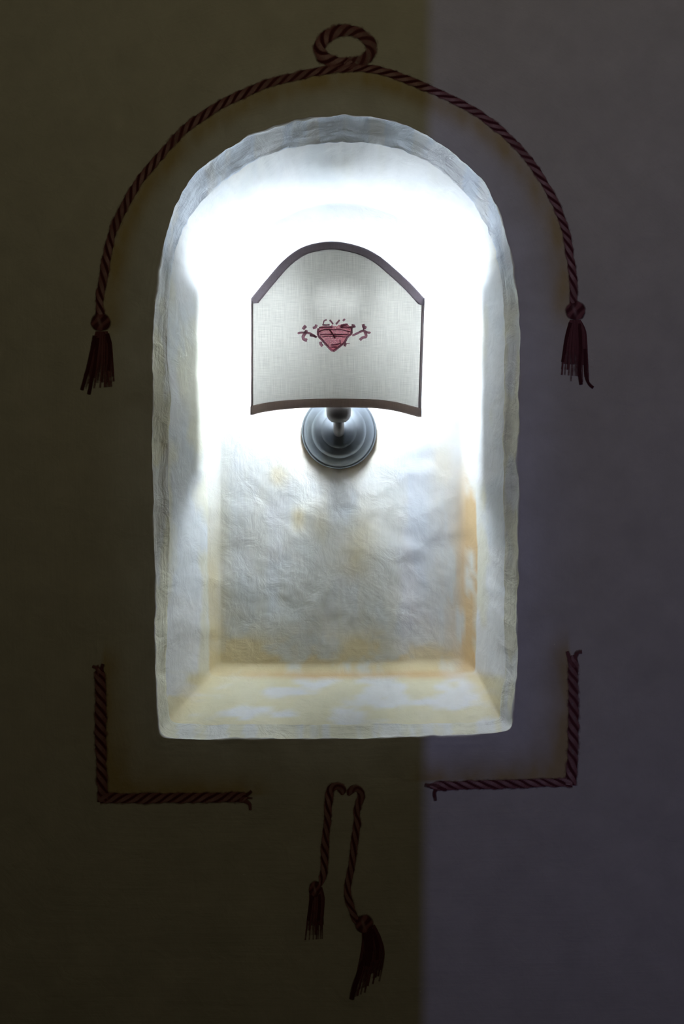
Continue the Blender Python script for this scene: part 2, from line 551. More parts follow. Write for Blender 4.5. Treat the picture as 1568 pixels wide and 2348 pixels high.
# back panel: stains toward its rim
ex = np.minimum(qx - 500, 1062 - qx); ey = 1524 - qy
stR = np.exp(-np.clip(1072 - qx, 0, 999) / 26.0) * sst(980, 1220, qy) * sst(0.3, 0.55, n2) * 1.3
stR2 = np.exp(-np.clip(1062 - qx, 0, 999) / 60.0) * sst(900, 1150, qy) * 0.45
stL = np.exp(-np.clip(qx - 496, 0, 999) / 34.0) * sst(980, 1430, qy) * (0.35 + 0.6 * n2)
stB = np.exp(-np.clip(1526 - qy, 0, 999) / 44.0) * sst(0.32, 0.6, n3) * 0.95
stB2 = np.exp(-np.clip(1526 - qy, 0, 999) / 110.0) * 0.6
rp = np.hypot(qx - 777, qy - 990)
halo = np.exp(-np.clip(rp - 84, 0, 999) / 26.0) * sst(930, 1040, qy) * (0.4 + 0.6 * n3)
blot = 0
for bx, by, sx, sy, a in ((684, 1192, 16, 26, 0.55), (740, 1205, 34, 60, 0.3), (826, 1240, 40, 70, 0.35), (640, 1095, 26, 34, 0.4), (800, 1300, 40, 40, 0.25), (560, 1490, 46, 26, 0.6),
                          (850, 1480, 60, 30, 0.5), (985, 1500, 50, 20, 0.6), (1010, 1050, 30, 120, 0.3)):
    blot = blot + a * np.exp(-((qx - bx) / sx) ** 2 - ((qy - by) / sy) ** 2)
bk = isback * 1.0
ncol = lerp(ncol, straw * 0.9, np.clip(bk * (stR2 + stB2 + 0.5 * stL), 0, 0.9)[..., None])
ncol = lerp(ncol, ochre, np.clip(bk * (0.95 * stL + 1.25 * stB + 1.3 * blot * (0.5 + n3)), 0, 0.85)[..., None])
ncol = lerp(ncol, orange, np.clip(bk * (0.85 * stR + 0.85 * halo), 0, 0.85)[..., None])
# reveal: straw on the sill, with an orange seam at its back, cool white patches
sillm = sst(1535, 1560, qy) * isrev
ncol = lerp(ncol, lerp(np.array([0.90, 0.84, 0.60]), white, (sst(0.42, 0.66, fbm(qx / 80, qy / 26, 83, 3)))[..., None]), (sillm * 0.85)[..., None])
seam = np.exp(-((qy - 1548) / 9.0) ** 2) * sst(440, 700, qx) * sst(1150, 1000, qx) * (si > i_L + 6)
ncol = lerp(ncol, orange, np.clip(seam * (0.4 + 0.7 * n3), 0, 0.8)[..., None])
mit = np.exp(-(np.abs((qx - 400) + (qy - 1640) * 0.82) / 34.0) ** 2) * sst(1520, 1560, qy) + np.exp(-(np.abs((qx - 1150) - (qy - 1630) * 0.75) / 30.0) ** 2) * sst(1520, 1560, qy)
ncol = lerp(ncol, ochre, np.clip(isrev * mit * 0.55, 0, 0.6)[..., None])
# lip: yellowed at the jambs, bluish glare and shade painted in at the arch
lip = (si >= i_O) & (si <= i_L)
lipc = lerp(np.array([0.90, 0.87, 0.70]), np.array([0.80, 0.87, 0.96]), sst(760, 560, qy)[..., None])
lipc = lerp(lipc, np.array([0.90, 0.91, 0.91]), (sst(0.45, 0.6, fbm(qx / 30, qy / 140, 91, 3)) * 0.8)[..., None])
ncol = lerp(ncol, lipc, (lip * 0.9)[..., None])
ncol *= (0.97 + 0.06 * n3[..., None])
arc = np.r_[0, np.cumsum(np.linalg.norm(np.diff(O, axis=0), axis=1))] * PX
sarc = np.cumsum(np.r_[0, np.linalg.norm(np.diff(RG, axis=1), axis=-1).mean(0)]) * PX
UV = np.stack([np.repeat(arc[:, None], NS, 1), np.repeat(sarc[None], NT, 0)], -1)


def lattice_part(name, s0, s1, i0, i1, cols, mat, parent, flip):
    """rings s0..s1 and samples i0..i1 (None: all the way round) as one mesh with the normals of the whole"""
    wrap = i0 is None
    jj = np.arange(NT + 1) if wrap else np.arange(i0, i1 + 1)
    ii = jj % NT
    sub = lambda a: a[ii][:, s0:s1 + 1].reshape(-1, a.shape[-1])
    uv = UV[ii][:, s0:s1 + 1].copy()
    uv[jj == NT, :, 0] = arc[-1] + np.linalg.norm(O[0] - O[-1]) * PX
    f = grid_faces(len(ii), s1 - s0 + 1, False, flip)
    return mesh_obj(name, sub(POS), f, mat, parent, col=sub(cols), uv=uv.reshape(-1, 2), normals=sub(NRM))


flip = sgn < 0
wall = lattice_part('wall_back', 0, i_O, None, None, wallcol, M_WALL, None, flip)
wall['kind'] = 'structure'
wall['label'] = 'dim cream plaster wall with an arched niche and painted ropes'
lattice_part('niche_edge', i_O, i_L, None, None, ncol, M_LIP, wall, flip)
cL = nJ; cR = nJ + nA; cS = 2 * nJ + nA
lattice_part('niche_jamb', i_L, i_B, 0, cL, ncol, M_NICHE, wall, flip)
lattice_part('niche_arch', i_L, i_B, cL, cR, ncol, M_NICHE, wall, flip)
lattice_part('niche_jamb', i_L, i_B, cR, cS, ncol, M_NICHE, wall, flip)
lattice_part('niche_sill', i_L, i_B, cS, NT, ncol, M_NICHE, wall, flip)
lattice_part('niche_back', i_B, NS - 1, None, None, ncol, M_NICHE, wall, flip)


# ------------------------------------------------------------------ the rest of the room (behind the camera)
def box(name, lo_, hi_, mat, label, shear=0.0):
    (x0, y0, z0), (x1, y1, z1) = lo_, hi_
    v = [(x0, y0, z0), (x1, y0, z0), (x1 + shear, y0, z1), (x0, y0, z1), (x0, y1, z0), (x1, y1, z0), (x1 + shear, y1, z1), (x0, y1, z1)]
    f = [(0, 1, 2, 3), (5, 4, 7, 6), (4, 0, 3, 7), (1, 5, 6, 2), (3, 2, 6, 7), (4, 5, 1, 0)]
    o = mesh_obj(name, v, f, mat, smooth=False)
    o['kind'] = 'structure'
    o['label'] = label
    return o


YR = -3.0
box('floor', (-XR - 0.1, YR - 0.1, -0.1), (XR + 0.1, 0.0, 0.0), M_FLOOR, 'terracotta floor of the room')
box('ceiling', (-XR - 0.1, YR - 0.1, ZR), (XR + 0.1, 0.0, ZR + 0.1), M_ROOM, 'plain plaster ceiling of the room')
box('wall_left', (-XR - 0.1, YR, 0.0), (-XR, 0.0, ZR), M_ROOM, 'plain plaster side wall on the left')
box('wall_right', (XR, YR, 0.0), (XR + 0.1, 0.0, ZR), M_ROOM, 'plain plaster side wall on the right')
xb = (968 - 784) * PX                                # where the jamb's shadow falls on the wall
f = YR / LY
jx = xb + (LX - xb) * f
lean = 0.0075
rear = box('wall_rear', (-XR, YR - 0.1, 0.0), (jx - lean, YR, ZR), M_ROOM, 'rear wall left of the open doorway', shear=2 * lean)
pier = box('wall_rear', (1.5, YR - 0.1, 0.0), (XR, YR, ZR), M_ROOM, 'rear wall right of the open doorway')


# ------------------------------------------------------------------ the painted ropes
DARK = np.array([0.105, 0.030, 0.035]); MIDC = np.array([0.31, 0.125, 0.125]); LITE = np.array([0.50, 0.32, 0.31])
Y_PAINT = -0.0002
RELIEF = 0.0007


def local(v, root):
    return np.asarray(v) - np.array(root.location)


def ribbon_mesh(path, w, pitch, slant, seed, contrast=1.0, taper=(0, 0), relief=RELIEF, lite=0.5):
    """vertices, faces, pigment, cover of one twisted cord painted along a path (pixels)"""
    n = max(8, int(np.linalg.norm(np.diff(np.asarray(path, float), axis=0), axis=1).sum() / 2.2))
    c = spline(path, n)
    tan = np.gradient(c, axis=0); tan /= np.linalg.norm(tan, axis=1, keepdims=True)
    nor = np.stack([-tan[:, 1], tan[:, 0]], -1)
    u = np.r_[0, np.cumsum(np.linalg.norm(np.diff(c, axis=0), axis=1))]
    m = 13
    v = np.linspace(-1.12, 1.12, m)
    U, V = np.meshgrid(u, v, indexing='ij')
    up = U + 3.0 * (fbm(U / 40, V * 0 + seed, seed, 2) - 0.5) * 4
    ph = up / pitch + slant * (V * 0.5 + 0.16 * V ** 3)
    rg = 0.5 + 0.5 * np.sin(2 * math.pi * ph)
    rg = sst(0.12, 0.72, rg)
    wn = np.interp(U, [0, max(taper[0], 1e-3), u[-1] - max(taper[1], 1e-3), u[-1]], [0.35 if taper[0] else 1, 1, 1, 0.35 if taper[1] else 1])
    wv = (w * 0.5) * wn * (0.93 + 0.12 * rg + 0.22 * (fbm(U / 30, V * 0 + 3, seed + 5, 2) - 0.5))
    X = c[:, 0, None] + nor[:, 0, None] * V * wv
    Yp = c[:, 1, None] + nor[:, 1, None] * V * wv
    nn = fbm(X / 14, Yp / 14, seed + 2, 3)
    t = np.clip(rg * (0.75 + 0.5 * nn), 0, 1)
    colr = lerp(DARK, MIDC, np.clip(t * 1.4, 0, 1)[..., None])
    patch = fbm(U / 75, V * 0.3 + 7, seed + 8, 3)
    colr = lerp(colr, LITE, np.clip(1.6 * lite * sst(0.5, 1.0, t) * np.exp(-((V - 0.22) / 0.6) ** 2) * (0.4 + 1.2 * patch), 0, 1)[..., None])
    colr = lerp(MIDC * 0.75, colr, np.clip(contrast * (0.55 + 0.9 * patch), 0, 1)[..., None])
    a = np.clip(1.10 - sst(0.50, 1.08, np.abs(V) + 0.35 * (nn - 0.5) * 2 * 0.5) * 1.2, 0, 1)
    a = a * (0.62 + 0.5 * (1 - rg)) * np.clip(0.70 + 0.65 * patch, 0.6, 1.15)
    h = relief * np.sqrt(np.clip(1 - (V / 1.12) ** 2, 0, 1)) * (0.5 + 0.5 * rg)
    pos = P(X, Yp, 0.0); pos[..., 1] = Y_PAINT - h
    return pos.reshape(-1, 3), grid_faces(n, m, flip=True), colr.reshape(-1, 3), np.clip(a, 0, 1).ravel()


def join(parts):
    V, F, Cc, A = [], [], [], []; off = 0
    for v, f, c, a in parts:
        V.append(v); F += [tuple(i + off for i in q) for q in f]; Cc.append(c); A.append(a); off += len(v)
    return np.vstack(V), F, np.vstack(Cc), np.concatenate(A)


def paint(name, parts, root):
    v, f, c, a = join(parts) if isinstance(parts, list) else parts
    return mesh_obj(name, local(v, root.parent or root), f, M_PAINT, root, col=c, alpha=a)


def blob_mesh(cx, cy, rx, ry, seed, ang=0.0):
    """a round knot with wrap strokes"""
    nr, na = 9, 40
    r = np.linspace(0.02, 1.08, nr); a = np.linspace(0, 2 * math.pi, na, endpoint=False)
    Rr, Aa = np.meshgrid(r, a, indexing='ij')
    wob = 1 + 0.10 * (fbm(Aa * 1.2, Aa * 0 + seed, seed, 2) - 0.5)
    ex = Rr * np.cos(Aa); ey = Rr * np.sin(Aa)
    X = cx + rx * wob * (ex * math.cos(ang) - ey * math.sin(ang)); Yp = cy + ry * wob * (ex * math.sin(ang) + ey * math.cos(ang))
    st = 0.5 + 0.5 * np.sin(7.0 * (ex * 0.8 + ey * 0.45) + 1.2 * np.sin(3 * ey) + seed)
    colr = lerp(DARK, MIDC, (sst(0.25, 0.9, st) * 0.85)[..., None])
    colr = lerp(colr, LITE, (0.6 * np.exp(-((ex + 0.1 - 0.25 * ey) / 0.16) ** 2 - (ey / 0.5) ** 2))[..., None])
    al = np.clip(1.05 - sst(0.78, 1.08, Rr), 0, 1)
    pos = P(X, Yp, 0.0); pos[..., 1] = Y_PAINT - 0.0011 * np.sqrt(np.clip(1 - (Rr / 1.08) ** 2, 0, 1))
    f = []
    for i in range(nr - 1):
        for j in range(na):
            j2 = (j + 1) % na
            f.append((i * na + j, i * na + j2, (i + 1) * na + j2, (i + 1) * na + j)[::-1])
    f.append(tuple(range(na))[::-1])
    f = [q[::-1] for q in f]
    return pos.reshape(-1, 3), f, colr.reshape(-1, 3), al.ravel()


def strand_mesh(pts, w0, w1, colr, a0, a1, seed, level=0):
    """one painted thread stroke of a tassel"""
    c = spline(pts, 16)
    tan = np.gradient(c, axis=0); tan /= np.linalg.norm(tan, axis=1, keepdims=True)
    nor = np.stack([-tan[:, 1], tan[:, 0]], -1)
    v = np.array([-1, -0.5, 0, 0.5, 1.0])
    s = np.linspace(0, 1, 16)
    w = (w0 + (w1 - w0) * s)[:, None] * 0.5 * (1.35 if level in (6, 7) else 1.0)
    X = c[:, 0, None] + nor[:, 0, None] * v * w; Yp = c[:, 1, None] + nor[:, 1, None] * v * w
    al = (a0 + (a1 - a0) * s ** 1.5)[:, None] * np.array([0.2, 0.85, 1, 0.85, 0.2])
    pos = P(X, Yp, 0.0); pos[..., 1] = Y_PAINT - 0.0001 - 0.00003 * level - 0.0003 * np.array([0, 0.7, 1, 0.7, 0])[None]
    cc = np.repeat(np.asarray(colr)[None], X.size, 0) * (0.85 + 0.3 * fbm(X.ravel() / 5, Yp.ravel() / 30, seed, 2)[:, None])
    return pos.reshape(-1, 3), grid_faces(16, 5, flip=True), cc, np.clip(al, 0, 1).ravel()


def fringe_mesh(top, left, right, tails, seed, n=26, dark=0.5):
    """threads fanning from top (x, y, half width) between a left and a right edge path; tails are long dark ends"""
    rs = np.random.default_rng(seed)
    parts = []
    lp = spline(left, 12); rp_ = spline(right, 12)
    for q in range(n):
        k = (q + 0.5) / n
        k = np.clip(k + rs.uniform(-0.02, 0.02), 0, 1)
        pth = lp + (rp_ - lp) * k
        m = rs.integers(9, 13)
        t = rs.uniform(0, 1)
        cc = lerp(DARK * 1.1, MIDC, t * (1 - dark) + 0.15)
        wid = np.linalg.norm(rp_[0] - lp[0]) / n
        wid2 = np.linalg.norm(rp_[-1] - lp[-1]) / n
        parts.append(strand_mesh(pth[:m], wid * 2.2 + 1.5, wid2 * 1.7 + 1.0, cc, 0.95, rs.uniform(0.25, 0.7), seed + q, q % 6))
    for pts, w in tails:
        parts.append(strand_mesh(pts, w, w * 0.8, DARK * 0.9, 0.9, 0.85, seed + 99, 7))
    return join(parts)


def wall_empty(name, px, py, label, cat, group=None):
    p = P(px, py, 0.0)
    return empty(name, (float(p[0]), 0.0, float(p[2])), label, cat, group)


# arch rope with ring and two tassels
r1 = wall_empty('painted_rope_swag', 790, 158, 'long dark red rope painted in an arch over the niche with a ring on top', 'painted rope')
paint('cord', ribbon_mesh(ARCH[:16], 24, 30, 1.25, 3, lite=0.45), r1)
paint('cord', ribbon_mesh(ARCH[15:], 22, 29, 1.25, 8, lite=0.55), r1)
th = np.linspace(0.42 * math.pi, 2.52 * math.pi, 44)
paint('ring', ribbon_mesh([(792 + 59 * math.cos(t) + 3 * math.sin(2 * t), 108 + 38 * math.sin(t)) for t in th], 33, 29, 1.1, 15, 0.9, taper=(14, 14)), r1)
tL = paint('tassel', fringe_mesh(None, [(220, 760), (211, 790), (200, 840), (186, 893)], [(246, 760), (256, 785), (260, 830), (264, 886)],
                                 [([(218, 770), (208, 820), (197, 862), (188, 894)], 9), ([(224, 775), (216, 840), (204, 904)], 9), ([(246, 765), (252, 800), (250, 850)], 9)], 101), r1)
paint('knot', blob_mesh(231, 739, 23, 21, 5), tL)
tR = paint('tassel', fringe_mesh(None, [(1307, 734), (1297, 765), (1290, 810), (1284, 872)], [(1330, 734), (1343, 760), (1347, 815), (1350, 878)],
                                 [([(1308, 740), (1298, 780), (1290, 830)], 8), ([(1328, 742), (1330, 800), (1328, 850), (1332, 882)], 9),
                                  ([(1340, 800), (1343, 860), (1350, 880), (1360, 889)], 7)], 131), r1)
paint('knot', blob_mesh(1319, 713, 23, 22, 9), tR)

# left corner
r2 = wall_empty('painted_corner_rope', 236, 1830, 'dark red rope painted as a corner left below the niche on the olive wall', 'painted rope', )
paint('cord', ribbon_mesh(LCV, 31, 25, 1.3, 21, lite=0.25, taper=(10, 0)), r2)
paint('cord', ribbon_mesh(LCH, 29, 26, 1.5, 25, lite=0.3, taper=(0, 6)), r2)
paint('frayed_end', [strand_mesh([(228, 1545), (222, 1532), (212, 1527)], 10, 6, MIDC * 0.8, 0.9, 0.6, 1, 6), strand_mesh([(230, 1545), (234, 1530), (236, 1522)], 11, 7, DARK * 1.4, 0.9, 0.6, 2, 7),
                     strand_mesh([(224, 1550), (226, 1535), (224, 1524)], 9, 6, MIDC * 0.7, 0.9, 0.5, 4, 5)], r2)
paint('frayed_end', [strand_mesh([(548, 1826), (566, 1822), (577, 1813)], 11, 6, DARK * 1.3, 0.9, 0.6, 5, 6), strand_mesh([(550, 1832), (566, 1838), (573, 1846), (574, 1857)], 11, 6, MIDC * 0.75, 0.9, 0.6, 6, 7),
                     strand_mesh([(552, 1830), (568, 1829), (579, 1830)], 9, 5, MIDC * 0.7, 0.9, 0.5, 7, 5)], r2)

# right corner
r3 = wall_empty('painted_corner_rope', 1310, 1797, 'dark red rope painted as a corner right below the niche on the grey lit wall', 'painted rope')
paint('cord', ribbon_mesh(RCV, 29, 27, 1.3, 31, lite=0.5, taper=(14, 0)), r3)
paint('cord', ribbon_mesh(RCH, 25, 29, -1.4, 37, lite=0.45, taper=(0, 14)), r3)
paint('frayed_end', [strand_mesh([(1312, 1530), (1306, 1512), (1300, 1493)], 12, 7, MIDC * 0.75, 0.9, 0.6, 11, 6), strand_mesh([(1313, 1530), (1317, 1510), (1324, 1496), (1334, 1494)], 13, 8, MIDC * 0.7, 0.9, 0.6, 12, 7)], r3)
paint('frayed_end', [strand_mesh([(1010, 1800), (990, 1802), (973, 1799)], 11, 8, MIDC * 0.6, 0.9, 0.6, 13, 6), strand_mesh([(1024, 1808), (1004, 1808), (996, 1817), (998, 1836)], 9, 7, DARK * 1.3, 0.95, 0.6, 14, 7)], r3)

# hanging cords
r4 = wall_empty('painted_hanging_cord', 795, 1815, 'pair of dark red cords with tassels painted hanging centred below the niche', 'painted rope')
paint('cord', ribbon_mesh([(785, 1822), (783, 1808), (770, 1801), (757, 1811), (754, 1835), (751, 1855), (751, 1875), (749, 1900), (745, 1932), (744, 1967), (742, 2000), (734, 2030)],
                          22, 33, 1.3, 43, 0.9, lite=0.3, taper=(8, 20)), r4)
paint('cord', ribbon_mesh([(798, 1823), (806, 1810), (819, 1807), (828, 1822), (822, 1842), (818, 1863), (819, 1886), (814, 1921), (810, 1956), (805, 1990), (798, 2024), (797, 2052), (804, 2077), (812, 2100), (820, 2119)],
                          20, 35, 1.3, 47, 0.9, lite=0.3, taper=(8, 10)), r4)
t3 = paint('tassel', fringe_mesh(None, [(710, 2036), (709, 2070), (704, 2110), (699, 2155)], [(738, 2034), (744, 2060), (742, 2100), (742, 2152)],
                                 [([(718, 2034), (714, 2070), (708, 2110)], 9), ([(730, 2036), (733, 2070), (731, 2110)], 8)], 151, n=22, dark=0.6), r4)
paint('knot', blob_mesh(723, 2038, 15, 19, 13), t3)
t4 = paint('tassel', fringe_mesh(None, [(830, 2128), (831, 2160), (824, 2205), (806, 2288)], [(858, 2120), (873, 2150), (881, 2190), (868, 2262)],
                                 [([(838, 2135), (840, 2180), (828, 2220), (812, 2262), (806, 2291)], 12), ([(852, 2130), (864, 2160), (864, 2200)], 13), ([(846, 2130), (850, 2170), (842, 2215)], 14)], 171, n=28, dark=0.85), r4)
paint('knot', blob_mesh(835, 2118, 21, 21, 17), t4)

# ------------------------------------------------------------------ the wall lamp
base = P(777, 990, YB1)
lampo = empty('wall_lamp', (float(base[0]), YB1, float(base[2])), 'steel wall lamp with a curved linen shade lit inside the niche', 'lamp')
LB = np.array(lampo.location)


def lathe(name, prof, origin, axis, mat, parent, poff, n=64, cap=True):
    """prof: (radius, height along axis)"""
    ang = np.linspace(0, 2 * math.pi, n, endpoint=False)
    vs = []
    for a in ang:
        for r, h in prof:
            if axis == 'y':
                vs.append((origin[0] + r * math.cos(a), origin[1] - h, origin[2] + r * math.sin(a)))
            else:
                vs.append((origin[0] + r * math.cos(a), origin[1] + r * math.sin(a), origin[2] + h))
    m = len(prof)
    f = grid_faces(n, m, True, flip=False)
    if cap:
        f.append(tuple(i * m for i in range(n))[::-1])
        f.append(tuple(i * m + m - 1 for i in range(n)))
    return mesh_obj(name, np.array(vs) - poff, f, mat, parent)


def tube(pts, r, n=12, cap=True):
    p = spline(pts, max(8, len(pts) * 6))
    t = np.gradient(p, axis=0); t /= np.linalg.norm(t, axis=1, keepdims=True)
    ref = np.array([1.0, 0, 0]) if abs(t[0, 0]) < 0.8 else np.array([0, 0, 1.0])
    vs = []
    for q, d in zip(p, t):
        a = np.cross(d, ref); a /= np.linalg.norm(a); b = np.cross(d, a)
        for k in range(n):
            th_ = 2 * math.pi * k / n
            vs.append(q + r * (a * math.cos(th_) + b * math.sin(th_)))
    m = len(p); f = []
    for i in range(m - 1):
        for k in range(n):
            k2 = (k + 1) % n
            f.append((i * n + k, i * n + k2, (i + 1) * n + k2, (i + 1) * n + k))
    if cap:
        f.append(tuple(range(n))[::-1]); f.append(tuple((m - 1) * n + k for k in range(n)))
    return np.array(vs), f


prof_pts = [(0.0462, -0.002), (0.0475, 0.0), (0.0479, 0.0022), (0.0472, 0.0042), (0.0455, 0.0052), (0.0450, 0.0066), (0.0440, 0.0085), (0.0418, 0.0112), (0.0385, 0.0145),
            (0.0350, 0.0172), (0.0344, 0.0177), (0.0336, 0.0190), (0.0305, 0.0218), (0.0265, 0.0244), (0.0228, 0.0262), (0.0222, 0.0266), (0.0215, 0.0275), (0.0180, 0.0292), (0.0140, 0.0306),
            (0.0100, 0.0316), (0.0082, 0.0330)]
lathe('wall_plate', [(r, h * (0.80 if h > 0.006 else 1.0)) for r, h in prof_pts], base, 'y', M_STEEL, lampo, LB, 96)
YBULB = 0.030
xl = float(base[0])


def zpx(py, y):
    return ZC - (py - 1174) * PX * (D + y) / D


za = zpx(984, 0.07)
zh_ = zpx(957, YBULB - 0.0145)
v, f_ = tube([(xl, YB1 - 0.023, za), (xl, YB1 - 0.034, za + 0.001), (xl, YB1 - 0.043, za + 0.007), (xl, YB1 - 0.046, za + 0.020), (xl, YB1 - 0.052, zh_ + 0.017), (xl, YB1 - 0.064, zh_ + 0.022), (xl, YBULB + 0.012, zh_ + 0.022)], 0.0068, 20)
mesh_obj('arm', v - LB, f_, M_HOLDER, lampo)
zh = zpx(957, YBULB - 0.0145)
lathe('lamp_holder', [(0.0085, -0.004), (0.0120, -0.001), (0.0142, 0.003), (0.0148, 0.009), (0.0148, 0.014), (0.0138, 0.015), (0.0138, 0.030), (0.0150, 0.031), (0.0150, 0.037), (0.0135, 0.038), (0.0135, 0.048)],
      (xl, YBULB, zh), 'z', M_HOLDER, lampo, LB, 40)
zb = zh + 0.0465
# round bulb: screw neck, glowing globe, plus an added crown and milky half shell that shape its light
RB = 0.028
zg = zpx(700, YBULB)                                  # centre of the globe
M_UP = math.radians(24)


def arc_prof(r, a0, a1, n):
    return [(r * math.sin(a), r * math.cos(a)) for a in np.linspace(a0, a1, n)]


gl = arc_prof(RB, math.radians(4), math.radians(153), 26)
nb = zg - zb
zo = zg - float(base[2])
M_BULB = emitter('bulb_glow', BULB_COLOR, BULB_STRENGTH, 0.07, zo, 0.001, 0.012, YBULB - YB1, 0.30)
bulb = lathe('bulb', [(max(r, 0.001), h) for r, h in gl][::-1], (xl, YBULB, zg), 'z', M_BULB, lampo, LB, 48)
lathe('bulb_neck', [(0.0110, -nb), (0.0118, -nb + 0.004), (0.0100, -0.036), (0.0100, -0.0280), (0.0120, -0.0238)], (xl, YBULB, zg), 'z', M_PLASTIC, bulb, LB, 40)
lathe('bulb_top_baffle', [(0.001, RB + 0.0022)][::-1] + arc_prof(RB + 0.0020, math.radians(4), M_UP, 10) + arc_prof(RB + 0.0006, M_UP, math.radians(4), 10), (xl, YBULB, zg), 'z', M_PLASTIC, bulb, LB, 48, cap=False)
vs = []; na_, nh_ = 30, 18
aa = np.linspace(math.radians(-90 - 76), math.radians(-90 + 76), na_)
hh = np.linspace(M_UP, math.radians(147), nh_)
for r in (RB + 0.0019, RB + 0.0007):
    for a in aa:
        for t in hh:
            vs.append((xl + r * math.sin(t) * math.cos(a), YBULB + r * math.sin(t) * math.sin(a), zg + r * math.cos(t)))
n_ = na_ * nh_
fs = grid_faces(na_, nh_, flip=True) + grid_faces(na_, nh_, off=n_)
bd = [i * nh_ for i in range(na_)] + [(na_ - 1) * nh_ + j for j in range(1, nh_)] + [i * nh_ + nh_ - 1 for i in range(na_ - 2, -1, -1)] + [j for j in range(nh_ - 2, 0, -1)]
for p, q in zip(bd, bd[1:] + bd[:1]):
    fs.append((p, q, q + n_, p + n_))
mesh_obj('bulb_baffle', np.array(vs) - LB, fs, M_BAFFLE, bulb)
zf = zpx(592, YBULB)  # unseen disc and rod, added to cast the dark spot on the arch
YF = YBULB + 0.008
v, f_ = tube([(xl, YBULB, zg + RB + 0.001), (xl, YBULB + 0.004, (zg + RB + zf) / 2), (xl, YF, zf - 0.001)], 0.0016, 10)
mesh_obj('spot_blocker_rod', v - LB, f_, M_HOLDER, lampo)
lathe('spot_blocker', [(0.0018, -0.006), (0.0060, -0.004), (0.0230, -0.001), (0.0230, 0.0012), (0.0050, 0.003), (0.0030, 0.0055), (0.001, 0.0065)], (xl, YF, zf), 'z', M_HOLDER, lampo, LB, 32)

# shade: part of a cylinder, bulging toward the room
YE, YCN = 0.072, -0.008
XCEN = float(P(774, 0, 0.05)[0]) + 0.0003
sag = YE - YCN
ahalf = 0.1040
RS = (ahalf ** 2 + sag ** 2) / (2 * sag)
PHM = math.asin(min(1.0, ahalf / RS))
_ph = np.linspace(-PHM * 1.06, PHM * 1.06, 801)
_x = XCEN + RS * np.sin(_ph); _y = YCN + RS * (1 - np.cos(_ph))
_px = 784 + _x / (PX * (D + _y) / D)
PXL = float(np.interp(-PHM, _ph, _px)); PXR = float(np.interp(PHM, _ph, _px))
TOPC = spline([(579, 684), (597, 662), (615, 640), (651, 599), (690, 570), (732, 557), (774, 555), (825, 566), (864, 585), (900, 614), (939, 650), (969, 683)], 160)
BOTC = spline([(579, 951), (600, 945.5), (645, 939), (705, 935), (774, 934), (855, 935.5), (900, 940), (930, 946), (969, 956)], 160)


def S(px, py, off=0.0):
    """point on the shade, moved outward by off"""
    px = np.asarray(px, float); py = np.asarray(py, float)
    ph = np.interp(px, _px, _ph)
    y = YCN + RS * (1 - np.cos(ph))
    x = XCEN + RS * np.sin(ph)
    z = ZC - (py - 1174) * PX * (D + y) / D
    tap = -0.0042 * np.clip((py - 690) / 250, 0, 1) * np.clip((px - 784) / 185, 0, 1) + 0.0004 * np.clip((px - 784) / 185, -1, 0)
    return np.stack([x + tap + off * np.sin(ph), y - off * np.cos(ph), z], -1)


def top_y(px):
    return np.interp(px, TOPC[:, 0], TOPC[:, 1])


def bot_y(px):
    return np.interp(px, BOTC[:, 0], BOTC[:, 1])


def shell(name, PXg, PYg, o0, o1, mat, parent, uvscale=1.0):
    """closed sheet over a grid of shade positions between two offsets"""
    nu, nv = PXg.shape
    a = S(PXg, PYg, o1).reshape(-1, 3); b = S(PXg, PYg, o0).reshape(-1, 3)
    f = grid_faces(nu, nv) + grid_faces(nu, nv, flip=True, off=nu * nv)
    n = nu * nv
    idx = lambda i, j: i * nv + j
    bd = [idx(i, 0) for i in range(nu)] + [idx(nu - 1, j) for j in range(1, nv)] + [idx(i, nv - 1) for i in range(nu - 2, -1, -1)] + [idx(0, j) for j in range(nv - 2, 0, -1)]
    for p, q in zip(bd, bd[1:] + bd[:1]):
        f.append((q, p, p + n, q + n))
    uv = np.stack([PXg, PYg], -1).reshape(-1, 2) / 390.0 * uvscale
    return mesh_obj(name, np.vstack([a, b]) - LB, f, mat, parent, uv=np.vstack([uv, uv]))


gx = np.interp(np.linspace(-PHM, PHM, 90), _ph, _px)
GX = np.repeat(gx[:, None], 50, 1)
vv = np.linspace(0, 1, 50)[None]
GY = (bot_y(GX) - 3) * (1 - vv) + (top_y(GX) + 3) * vv
shade = shell('lampshade', GX, GY, -0.0004, 0.0004, M_FABRIC, lampo)
# ribbon along the arched top: offset curve
tx = np.interp(np.linspace(-PHM * 1.003, PHM * 1.003, 120), _ph, _px)
ty = top_y(tx)
dx = np.gradient(tx); dy = np.gradient(ty)
nl = np.hypot(dx, dy)
ix_, iy_ = -dy / nl, dx / nl
wv = np.linspace(0, 1, 7)[None]
wd = 18.0
TX = np.clip(tx[:, None] + ix_[:, None] * wd * wv, tx[0], tx[-1]); TY = ty[:, None] + iy_[:, None] * wd * wv
TX[0] = tx[0]; TX[-1] = tx[-1]
shell('top_trim', TX[:, ::-1], TY[:, ::-1], -0.0012, 0.0014, M_TRIM, shade, 3)
bx = np.interp(np.linspace(-PHM * 1.02, PHM * 1.012, 120), _ph, _px)
BX = np.repeat(bx[:, None], 7, 1)
BY = bot_y(np.clip(BX, 579, 969)) - 19.5 * np.linspace(0, 1, 7)[None]
flare = shell('bottom_trim', BX, BY, -0.0012, 0.0018, M_TRIM_LOW, shade, 3)
